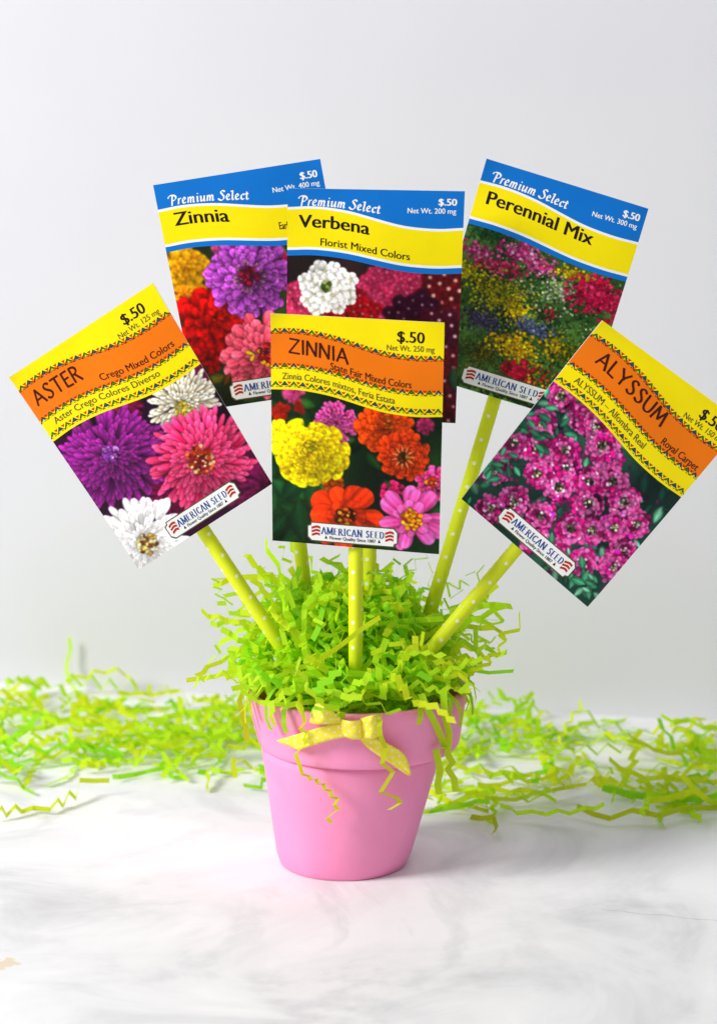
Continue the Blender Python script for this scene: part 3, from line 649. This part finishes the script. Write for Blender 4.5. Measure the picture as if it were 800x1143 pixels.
class Packet:
    def __init__(s, corners, seed, bulge=.0023):
        s.c = [np.array(c, float) for c in corners]
        tl, tr, br, bl = s.c
        s.n = unit(np.cross((tr - tl) + (br - bl), (tl - bl) + (tr - br)))   # towards the viewer
        if s.n[1] > 0: s.n = -s.n
        s.b = bulge; s.loc = (bl + br) / 2; r = random.Random(seed)
        s.ph = [r.uniform(0, 6) for _ in range(4)]
    def P(s, u, v, off=0.0):
        tl, tr, br, bl = s.c
        p = (tl * (1 - u) + tr * u) * (1 - v) + (bl * (1 - u) + br * u) * v
        uc, vc = min(max(u, 0), 1), min(max(v, 0), 1)
        h = s.b * max(0, math.sin(math.pi * uc)) * max(0, math.sin(math.pi * vc))
        h += .00035 * math.sin(3.3 * u + s.ph[0]) * math.sin(4.1 * v + s.ph[1]) + .00018 * math.sin(9 * u + 6 * v + s.ph[2]) + .0001 * math.sin(17 * v - 8 * u + s.ph[3])
        h -= .0016 * (abs(2 * u - 1) ** 5) * (abs(2 * v - 1) ** 5) * math.sin(s.ph[1] + 3 * u + 5 * v)      # corners that curl a little
        return p + s.n * (h + off)
    def PV(s, u, v, off):
        """the same for arrays"""
        tl, tr, br, bl = s.c; u = u[:, None]; v = v[:, None]
        p = (tl * (1 - u) + tr * u) * (1 - v) + (bl * (1 - u) + br * u) * v
        su = np.clip(np.sin(np.pi * np.clip(u, 0, 1)), 0, 1); s_v = np.clip(np.sin(np.pi * np.clip(v, 0, 1)), 0, 1)
        h = s.b * su * s_v + .00035 * np.sin(3.3 * u + s.ph[0]) * np.sin(4.1 * v + s.ph[1]) + .00018 * np.sin(9 * u + 6 * v + s.ph[2]) + .0001 * np.sin(17 * v - 8 * u + s.ph[3])
        h = h - .0016 * (np.abs(2 * u - 1) ** 5) * (np.abs(2 * v - 1) ** 5) * np.sin(s.ph[1] + 3 * u + 5 * v)
        return p + s.n[None] * (h + off)

def put_text(mb, pk, s, u0, u1, v0, v1, cap, mi=0, bold=0.0, shear=0.0, flat=False, off=.00016, amp=1.0):
    global CAPH
    if CAPH is None: CAPH = text_verts('H')[0][:, 1].max()
    V, F = text_verts(s, 0.0, shear)
    x = (V[:, 0] - V[:, 0].min()) / (V[:, 0].max() - V[:, 0].min()); y = V[:, 1] / CAPH
    u = u0 + (u1 - u0) * x
    w = np.interp(u, _uu, _sv); a, b = wave(u0), wave(u1)
    if flat or abs(b - a) < .004: base = v0 + (v1 - v0) * x
    else: base = v0 + (v1 - v0) * ((1 - amp) * x + amp * (w - a) / (b - a))
    v = base - cap * y
    m = 5 if bold > .004 else (3 if bold else 1)          # heavier ink: the letter printed over itself, a little wider each time
    for k in range(m): mb.add(pk.PV(u + bold * (k / max(1, m - 1) - .5), v + bold * .12 * ((k * 2) % m - m // 2) / m, off + 7e-6 * k), F, mi)
# hand drawn lettering: polylines in a unit cell, stroked with a slanted nib
HAND = {'Z': (.72, [[(.05, 1), (.72, .97), (.0, .02), (.75, .0)]]), 'I': (.14, [[(.07, 1), (.09, 0)]]), 'N': (.72, [[(.03, 0), (.05, 1), (.66, .02), (.69, 1)]]),
 'A': (.78, [[(0, 0), (.37, 1), (.78, -.03)], [(.14, .33), (.63, .36)]]), 'S': (.55, [[(.52, .88), (.36, 1), (.16, .95), (.08, .77), (.2, .6), (.42, .44), (.52, .24), (.4, .04), (.2, -.01), (.02, .12)]]),
 'T': (.72, [[(0, .98), (.72, 1)], [(.37, .99), (.35, 0)]]), 'E': (.5, [[(.5, 1), (.06, .98), (.04, .02), (.52, 0)], [(.05, .53), (.44, .55)]]), 'R': (.62, [[(.04, 0), (.06, 1), (.34, 1), (.52, .86), (.48, .64), (.3, .53), (.06, .5)], [(.26, .52), (.62, -.03)]]),
 'L': (.52, [[(.06, 1), (.04, .02), (.52, 0)]]), 'Y': (.72, [[(0, 1), (.37, .48)], [(.72, 1), (.37, .48), (.35, 0)]]), 'U': (.68, [[(.04, 1), (.05, .3), (.16, .05), (.36, -.01), (.56, .07), (.65, .32), (.66, 1)]]), 'M': (.9, [[(0, 0), (.14, 1), (.45, .22), (.76, 1), (.9, 0)]])}
CH = {'P': (.62, [[(.12, -.05), (.30, .98)], [(-.12, .78), (-.06, .95), (.16, 1.05), (.46, 1.02), (.64, .84), (.58, .60), (.38, .46), (.22, .46)]]),
 'r': (.36, [[(.06, 0), (.18, .60)], [(.10, .30), (.26, .56), (.40, .60)]]), 'e': (.44, [[(.08, .28), (.34, .40), (.36, .56), (.24, .62), (.10, .46), (.06, .18), (.16, .0), (.38, .10)]]),
 'm': (.80, [[(.04, 0), (.16, .60)], [(.08, .28), (.28, .58), (.38, .54), (.28, 0)], [(.32, .28), (.52, .58), (.64, .54), (.54, .06), (.60, 0), (.70, .08)]]),
 'i': (.26, [[(.02, .50), (.14, .60), (.06, .06), (.12, 0), (.22, .08)], [(.18, .84), (.20, .90)]]), 'u': (.54, [[(.02, .50), (.14, .60), (.06, .10), (.14, 0), (.26, .10), (.42, .40)], [(.46, .60), (.36, .06), (.42, 0), (.52, .08)]]),
 'S': (.56, [[(.62, .90), (.50, 1.03), (.32, .98), (.24, .80), (.36, .60), (.48, .38), (.40, .10), (.18, -.04), (-.04, .06), (-.06, .18)]]), 'l': (.26, [[(.04, .90), (.24, 1.0), (.06, .06), (.12, 0), (.24, .08)]]),
 'c': (.40, [[(.38, .50), (.28, .61), (.12, .48), (.05, .18), (.14, .0), (.34, .10)]]), 't': (.32, [[(.22, .82), (.08, .08), (.14, 0), (.30, .10)], [(.0, .58), (.32, .62)]]), ' ': (.24, [])}
SER = {'A': (.74, [[(.02, 0), (.36, 1), (.70, 0)], [(.14, .34), (.58, .34)]], [(.02, 0), (.70, 0)]), 'M': (.92, [[(.08, 0), (.10, 1), (.46, .1), (.82, 1), (.84, 0)]], [(.08, 0), (.84, 0), (.08, 1), (.84, 1)]),
 'E': (.62, [[(.56, .96), (.12, .96), (.12, .04), (.58, .04)], [(.12, .52), (.44, .52)]], []), 'R': (.72, [[(.12, 0), (.12, .96), (.42, .96), (.56, .76), (.42, .54), (.12, .54)], [(.36, .52), (.68, 0)]], [(.12, 0), (.68, 0)]),
 'I': (.30, [[(.15, 0), (.15, 1)]], [(.15, 0), (.15, 1)]), 'C': (.70, [[(.62, .80), (.46, .97), (.22, .90), (.08, .60), (.10, .30), (.28, .05), (.50, .04), (.64, .22)]], []), 'N': (.78, [[(.10, 0), (.10, 1), (.68, 0), (.68, 1)]], [(.10, 0), (.68, 1), (.10, 1)]),
 'S': (.54, [[(.46, .84), (.32, .98), (.12, .88), (.10, .68), (.30, .54), (.48, .36), (.42, .10), (.22, .02), (.06, .18)]], []), 'D': (.74, [[(.12, .04), (.12, .96), (.40, .96), (.62, .76), (.66, .46), (.56, .18), (.38, .04), (.12, .04)]], []), ' ': (.32, [], [])}
def stroked(mb, pk, s, font, u0, u1, v0, v1, cap, nib, tmin, mi=0, flat=False, gap=.16, off=.00016, amp=1.0):
    """letters drawn as pen strokes; nib = pen vector, tmin = least half width (letter heights)"""
    x = 0; items = []
    for ch in s:
        g = font[ch]; items += [(x, pl) for pl in g[1]]
        for q in (g[2] if len(g) > 2 else []): items.append((x, [(q[0] - .18, q[1] + .02), (q[0] + .18, q[1] + .02)]))
        x += g[0] + gap
    split = []
    for ox, pl in items:                                     # break at sharp corners, butt the pieces
        cur = [pl[0]]
        for i in range(1, len(pl)):
            cur.append(pl[i])
            if i < len(pl) - 1:
                d0 = unit(np.array(pl[i], float) - pl[i - 1]); d1 = unit(np.array(pl[i + 1], float) - pl[i])
                if d0 @ d1 < .45: split.append((ox, cur)); cur = [pl[i]]
        split.append((ox, cur))
    items = split; Wt = x - gap; a, b = wave(u0), wave(u1)
    for k, (ox, pl) in enumerate(items):
        p = np.array([(q[0] + ox, q[1]) for q in pl], float)
        if len(p) > 2:                                       # round the curve off a little
            d = [p[0]]
            for i in range(len(p) - 1): d += [p[i] * .75 + p[i + 1] * .25, p[i] * .25 + p[i + 1] * .75]
            p = np.array(d + [p[-1]])
        L = []
        for i in range(len(p)):
            d = p[min(i + 1, len(p) - 1)] - p[max(i - 1, 0)]; d = d / max(1e-6, np.linalg.norm(d)); nn = np.array([-d[1], d[0]])
            h = abs(nn @ np.array(nib)) + tmin
            if 0 < i < len(p) - 1:
                d0 = unit(p[i] - p[i - 1]); h = h / max(.55, abs(nn @ np.array([-d0[1], d0[0]])))
            e = d * tmin * (-.6 if i == 0 else (.6 if i == len(p) - 1 else 0))
            L += [p[i] + nn * h + e, p[i] - nn * h + e]
        L = np.array(L); t = L[:, 0] / Wt; u = u0 + (u1 - u0) * t
        if flat or abs(b - a) < .004: base = v0 + (v1 - v0) * t
        else: base = v0 + (v1 - v0) * ((1 - amp) * t + amp * (np.interp(u, _uu, _sv) - a) / (b - a))
        mb.add(pk.PV(u, base - cap * L[:, 1], off + 5e-6 * (k % 9)), [(2 * i, 2 * i + 1, 2 * i + 3, 2 * i + 2) for i in range(len(p) - 1)], mi)

def band(mb, pk, f0, f1, mi, off, n=64):
    rows = 9
    us = np.linspace(0, 1, n + 1)
    vs = np.concatenate([pk.PV(us, np.array([f0(u) + (f1(u) - f0(u)) * t for u in us]), off) for t in np.linspace(0, 1, rows)])
    m = n + 1
    mb.add(vs, [(r * m + i, r * m + i + 1, (r + 1) * m + i + 1, (r + 1) * m + i) for r in range(rows - 1) for i in range(n)], mi)
HEAD_MATS = [I_yellow, I_orange, I_blue, I_white, I_black, I_green, I_red, I_sky]
def poly(mb, pk, pts, mi, off): mb.add(pk.PV(np.array([p[0] for p in pts]), np.array([p[1] for p in pts]), off), [tuple(range(len(pts)))], mi)
def border(mb, pk, f, off, ph=0):
    """folk pattern: zigzag lines with coloured triangles"""
    h = .0115; p = .0515; n = int(1 / p)
    p = 1 / n
    for k in range(n):
        u0 = k * p; um = u0 + p / 2; u1 = u0 + p
        up = [(u0 + .15 * p, f(u0 + .15 * p) + h * .55), (um, f(um) - h * .75), (u1 - .15 * p, f(u1 - .15 * p) + h * .55)]
        poly(mb, pk, up, [5, 7, 5, 7][(k + ph) % 4], off)
        iu = [(um - .12 * p, f(um) + h * .5), (um, f(um) - .05 * h), (um + .12 * p, f(um) + h * .5)]
        poly(mb, pk, iu, 4 if k % 2 else 0, off + .00002)
        if u1 < .99:
            dn = [(u1 - .24 * p, f(u1) - h * .9), (u1 + .24 * p, f(u1) - h * .9), (u1, f(u1) + h * .1)]
            poly(mb, pk, dn, 6, off)
        for (ua, va, ub, vb, q) in ((u0, h, um, -h, 0), (um, -h, u1, h, 1)):          # zigzag, a thin dark line
            t = .0032
            poly(mb, pk, [(ua, f(ua) + va - t * .5), (ub, f(ub) + vb - t * .5), (ub, f(ub) + vb + t), (ua, f(ua) + va + t)], 4, off + .00004 + q * 1e-5)
        for j in range(2):
            uu = u0 + p * (.05 + .5 * j); poly(mb, pk, [(uu, f(uu) + h * .85), (uu + p * .25, f(uu + p * .25) + h * .85), (uu + p * .25, f(uu + p * .25) + h * 1.08), (uu, f(uu) + h * 1.08)], 4, off)
def plaque(pk, root, u0, u1, v0, v1, v0r=None, v1r=None):
    dv = 0 if v0r is None else v0r - v0
    vv = lambda u, v: v + dv * (u - u0) / (u1 - u0)
    def outline(e, n=14):
        a, b = v0 - e * .8, v1 + e * .8; l, r = u0 - e, u1 + e; c = .022; cv = .016
        top = [(x, a) for x in np.linspace(l + c, r - c, n)]; bot = [(x, b) for x in np.linspace(r - c, l + c, n)]
        return top + [(r - c * .8, a + cv * .7), (r, a + cv), (r, b - cv), (r - c * .8, b - cv * .7)] + bot + [(l + c * .8, b - cv * .7), (l, b - cv), (l, a + cv), (l + c * .8, a + cv * .7)], n
    mb = MB()
    for e, mi, off in ((.006, 1, .00018), (0, 0, .00023)):
        o, n = outline(e); m = len(o)
        vs = pk.PV(np.array([q[0] for q in o]), np.array([vv(*q) for q in o]), off)
        fs = [(i, i + 1, m - 4 - 2 - i - 0, m - 4 - 1 - i) for i in range(n - 1)]
        fs += [(n - 1, n, n + 1), (n - 1, n + 1, n + 2), (n - 1, n + 2, n + 3), (n - 1, n + 3, n + 4)]
        fs += [(n + 3 + n, n + 4 + n, n + 5 + n), (n + 3 + n, n + 5 + n, n + 6 + n), (n + 3 + n, n + 6 + n, n + 7 + n), (n + 3 + n, n + 7 + n, 0)]
        mb.add(vs, fs, mi)
    P = mb.build('maker_plaque', [I_white, I_grey], root, origin=tuple(root.location))
    def sub(o): o.parent = P; return o
    w = u1 - u0; h = v1 - v0; V = lambda f: v0 + h * f
    mb = MB(); stroked(mb, pk, 'AMERICAN SEED', SER, u0 + w * .15, u0 + w * .855, V(.60), V(.60) + dv * .7, h * .40, (.082, .0), .02, 0, flat=True, off=.0003)
    sub(mb.build('maker_lettering', [I_navy], root, origin=tuple(root.location)))
    mb = MB(); put_text(mb, pk, 'Flower Quality Since 1887', u0 + w * .24, u0 + w * .76, V(.87), V(.87) + dv * .52, h * .18, 0, .001, 0, True, .0003)
    for q in (.20, .80): poly(mb, pk, [(u0 + w * (q - .016), V(.86)), (u0 + w * q, V(.66)), (u0 + w * (q + .016), V(.86))], 0, .0003)
    sub(mb.build('motto_lettering', [I_black], root, origin=tuple(root.location)))
    for q in (.085, .915):                                  # little waving striped flag at each end
        mb = MB(); r = w * .05; c = u0 + w * q; cv = V(.42)
        us = np.linspace(-1, 1, 9)
        def stripe(a, b, mi, off):
            top = [(c + r * x, cv + h * (a - .05 * math.sin(2.2 * x + 1))) for x in us]; bot = [(c + r * x * .9, cv + h * (b - .05 * math.sin(2.2 * x + 1))) for x in us]
            mb.add(pk.PV(np.array([p[0] for p in top + bot]), np.array([p[1] for p in top + bot]), off), [(i, i + 1, 9 + i + 1, 9 + i) for i in range(8)], mi)
        stripe(-.24, .30, 0, .00029); stripe(-.10, -.04, 1, .00033); stripe(.10, .16, 1, .00033)
        sub(mb.build('flag_emblem', [I_red, I_white], root, origin=tuple(root.location)))

def packet(key, corners, pic, label, kind, hd, texts, plq, seed):
    pk = Packet(corners, seed); org = tuple(pk.loc)
    root = tag(empty('seed_packet', org), label, 'seed packet', 'seed packets on straws in the pink pot')
    # paper pouch: front and back sheets with a slim side
    mb = MB(); nu, nv = 64, 88; vs = []; fs = []
    for side in (0, 1):
        for j in range(nv + 1):
            for i in range(nu + 1):
                u, v = i / nu, j / nv; p = pk.P(u, v)
                if side: p = p - pk.n * (.0007 + 2 * pk.b * .55 * math.sin(math.pi * u) * math.sin(math.pi * v))
                vs.append(p)
    m = (nu + 1) * (nv + 1); ix = lambda i, j: j * (nu + 1) + i
    for j in range(nv):
        for i in range(nu):
            q = (ix(i, j), ix(i + 1, j), ix(i + 1, j + 1), ix(i, j + 1)); fs += [q, tuple(m + k for k in q[::-1])]
    ring = [ix(i, 0) for i in range(nu)] + [ix(nu, j) for j in range(nv)] + [ix(i, nv) for i in range(nu, 0, -1)] + [ix(0, j) for j in range(nv, 0, -1)]
    for a, b in zip(ring, ring[1:] + ring[:1]): fs.append((a, m + a, m + b, b))
    mb.add(vs, fs); mb.build('pouch', M_pouch, root, True, origin=org)
    # printed photograph
    A = lin(np.clip(pic().a, 0, 1)); j0 = int(PH * (hd['pic'] - .02))
    A = A[j0:]; h_, w_ = A.shape[:2]
    U, V = np.meshgrid(np.linspace(0, 1, w_), np.linspace(j0 / PH, 1, h_)); P = pk.PV(U.ravel(), V.ravel(), .00007) - np.array(org)
    I = np.arange(h_ * w_).reshape(h_, w_); F = np.stack([I[:-1, :-1], I[:-1, 1:], I[1:, 1:], I[1:, :-1]], -1).reshape(-1, 4)
    me = bpy.data.meshes.new('flower_photo'); me.vertices.add(len(P)); me.vertices.foreach_set('co', P.astype(np.float32).ravel())
    me.loops.add(F.size); me.loops.foreach_set('vertex_index', F.astype(np.int32).ravel())
    me.polygons.add(len(F)); me.polygons.foreach_set('loop_start', np.arange(0, F.size, 4, dtype=np.int32)); me.update(calc_edges=True)
    a = me.color_attributes.new('Col', 'FLOAT_COLOR', 'POINT'); c4 = np.ones((len(P), 4), np.float32); c4[:, :3] = A.reshape(-1, 3); a.data.foreach_set('color', c4.ravel())
    me.materials.append(M_photo); me.polygons.foreach_set('use_smooth', [True] * len(F)); me.update()
    o = bpy.data.objects.new('flower_photo', me); COL.objects.link(o); o.parent = root
    # printed bands of the header
    mb = MB(); a1, a2 = hd.get('a1', 1), hd.get('a2', 1)
    F0 = lambda u: 0.0
    L1 = lambda u: hd['l1'] + a1 * wave(u); L2 = lambda u: hd['l2'] + a2 * wave(u); LP = lambda u: hd['pic'] + a2 * wave(u)
    if kind == 'orange':
        L3 = lambda u: hd['l3'] + a2 * wave(u)
        band(mb, pk, F0, L1, 0, .00011); band(mb, pk, L1, L2, 1, .00011); band(mb, pk, L2, LP, 0, .00011)
        for q, f in enumerate((L1, L2, L3)): border(mb, pk, f, .00014, q)
    else:
        w = .0055
        band(mb, pk, F0, lambda u: L1(u) - w, 2, .00011); band(mb, pk, lambda u: L1(u) - w, lambda u: L1(u) + w, 3, .00011)
        band(mb, pk, lambda u: L1(u) + w, lambda u: L2(u) - w, 0, .00011); band(mb, pk, lambda u: L2(u) - w, lambda u: L2(u) + w, 3, .00011)
        band(mb, pk, lambda u: L2(u) + w, LP, 2, .00011)
    mb.build('header_print', HEAD_MATS, root, origin=org)
    for (nm, s, style, m, u0, u1, v0, v1, cap) in texts:
        mb = MB()
        if style == 'hand': stroked(mb, pk, s, HAND, u0, u1, v0, v1, cap, (.035, .02), .048, off=.00017, gap=.2, amp=.5)
        elif style == 'chancery': stroked(mb, pk, s, CH, u0, u1, v0, v1, cap, (.055, .045), .026, gap=.07, off=.00017)
        elif style == 'heavy': put_text(mb, pk, s, u0, u1, v0, v1, cap, 0, .006)
        elif style == 'flatbold': put_text(mb, pk, s, u0, u1, v0, v1, cap, 0, .0046, 0, True)
        elif style == 'flat': put_text(mb, pk, s, u0, u1, v0, v1, cap, 0, .0014, 0, True)
        else: put_text(mb, pk, s, u0, u1, v0, v1, cap, 0, .0018)
        mb.build(nm, [m], root, origin=org)
    plaque(pk, root, *plq)
    return root

T, SB, PR, WT, SP = 'title_lettering', 'variety_lettering', 'price_lettering', 'weight_lettering', 'spanish_lettering'
SR = 'series_lettering'
packet('zinnia_front', [(-.03987, -.034, .27184), (.03909, -.034, .26743), (.03723, -.034, .15988), (-.03968, -.034, .16665)], pic_front_zinnia,
 'orange banded zinnia seed packet with one big yellow bloom, front centre on its straw', 'orange', dict(l1=.077, l2=.229, l3=.308, pic=.332, a2=.95),
 [(T, 'ZINNIA', 'hand', I_maroon, .105, .445, .165, .198, .060), (SB, 'State Fair Mixed Colors', 'n', I_maroon, .345, .815, .226, .286, .030), (SP, 'Zinnia Colores mixtos, Feria Estata', 'n', I_grey, .065, .72, .283, .357, .028),
  (PR, '$.50', 'flatbold', I_black, .73, .885, .092, .092, .046), (WT, 'Net Wt. 250 mg', 'flat', I_grey, .67, .945, .130, .128, .024)], (.215, .745, .905, .982), 1)
packet('aster', [(-.16156, -.01676, .24027), (-.09432, -.02028, .28421), (-.04019, -.02312, .19099), (-.10277, -.01984, .14987)], pic_aster,
 'orange banded aster seed packet with purple, pink and white blooms, tilted at far left', 'orange', dict(l1=.070, l2=.232, l3=.310, pic=.335, a1=.95, a2=.85),
 [(T, 'ASTER', 'hand', I_maroon, .05, .36, .170, .176, .066), (SB, 'Crego Mixed Colors', 'n', I_maroon, .45, .925, .228, .272, .031), (SP, 'Aster Crego Colores Diverso', 'n', I_grey, .075, .765, .278, .346, .029),
  (PR, '$.50', 'flatbold', I_black, .735, .885, .085, .085, .046), (WT, 'Net Wt. 125 mg', 'flat', I_grey, .67, .95, .124, .122, .024)], (.29, .80, .893, .970), 2)
packet('verbena', [(-.0327, 0., .32634), (.04928, 0., .32493), (.04569, 0., .2163), (-.03447, 0., .21886)], pic_verbena,
 'blue topped verbena seed packet with a white flower cluster, behind the front packet', 'blue', dict(l1=.088, l2=.262, pic=.292, a2=.8),
 [(SR, 'Premium Select', 'chancery', I_white, .07, .525, .074, .102, .040), (T, 'Verbena', 'heavy', I_black, .065, .465, .168, .193, .054), (SB, 'Florist Mixed Colors', 'n', I_black, .19, .70, .243, .298, .031),
  (PR, '$.50', 'flatbold', I_white, .855, .957, .062, .062, .028), (WT, 'Net Wt. 200 mg', 'flat', I_white, .68, .955, .097, .097, .022)], (.22, .77, .90, .975), 3)
packet('zinnia_back', [(-.09684, .02047, .32659), (-.01799, .02111, .33887), (.00128, .01549, .23166), (-.07666, .01486, .21965)], pic_blue_zinnia,
 'blue topped zinnia seed packet with lilac, red and coral blooms, back left', 'blue', dict(l1=.115, l2=.268, pic=.296, a1=.8, a2=.65),
 [(SR, 'Premium Select', 'chancery', I_white, .08, .545, .098, .124, .040), (T, 'Zinnia', 'heavy', I_black, .085, .405, .188, .206, .056), (SB, 'Early Wonders Mix', 'n', I_black, .69, .97, .272, .285, .031),
  (PR, '$.50', 'flatbold', I_white, .865, .965, .074, .074, .030), (WT, 'Net Wt. 400 mg', 'flat', I_white, .69, .97, .112, .110, .022)], (.22, .77, .90, .975), 4)
packet('perennial', [(.06019, .02139, .33899), (.1371, .02016, .31555), (.10650, .01466, .21350), (.03140, .01500, .23650)], pic_perennial,
 'blue topped perennial mix seed packet showing a flower garden, back right', 'blue', dict(l1=.105, l2=.268, pic=.296, a1=.75, a2=.55),
 [(SR, 'Premium Select', 'chancery', I_white, .07, .535, .088, .108, .042), (T, 'Perennial Mix', 'heavy', I_black, .07, .735, .190, .228, .058),
  (PR, '$.50', 'flatbold', I_white, .865, .965, .066, .066, .030), (WT, 'Net Wt. 300 mg', 'flat', I_white, .69, .965, .104, .102, .022)], (.22, .77, .90, .975), 5)
packet('alyssum', [(.11193, -.01799, .26706), (.1792, -.01446, .21809), (.10792, -.0182, .13125), (.0479, -.02135, .18385)], pic_alyssum,
 'orange banded alyssum seed packet full of magenta flower clusters, tilted at far right', 'orange', dict(l1=.075, l2=.235, l3=.318, pic=.342, a1=.95, a2=.75),
 [(T, 'ALYSSUM', 'hand', I_maroon, .12, .635, .165, .218, .064), (SB, 'Royal Carpet', 'n', I_maroon, .70, .965, .272, .276, .031), (SP, 'ALYSSUM \u2013 Alfombra Real', 'n', I_grey, .09, .64, .290, .338, .030),
  (PR, '$.50', 'flatbold', I_black, .775, .925, .088, .088, .046), (WT, 'Net Wt. 150 mg', 'flat', I_grey, .705, .975, .126, .124, .024)], (.24, .785, .893, .970), 6)
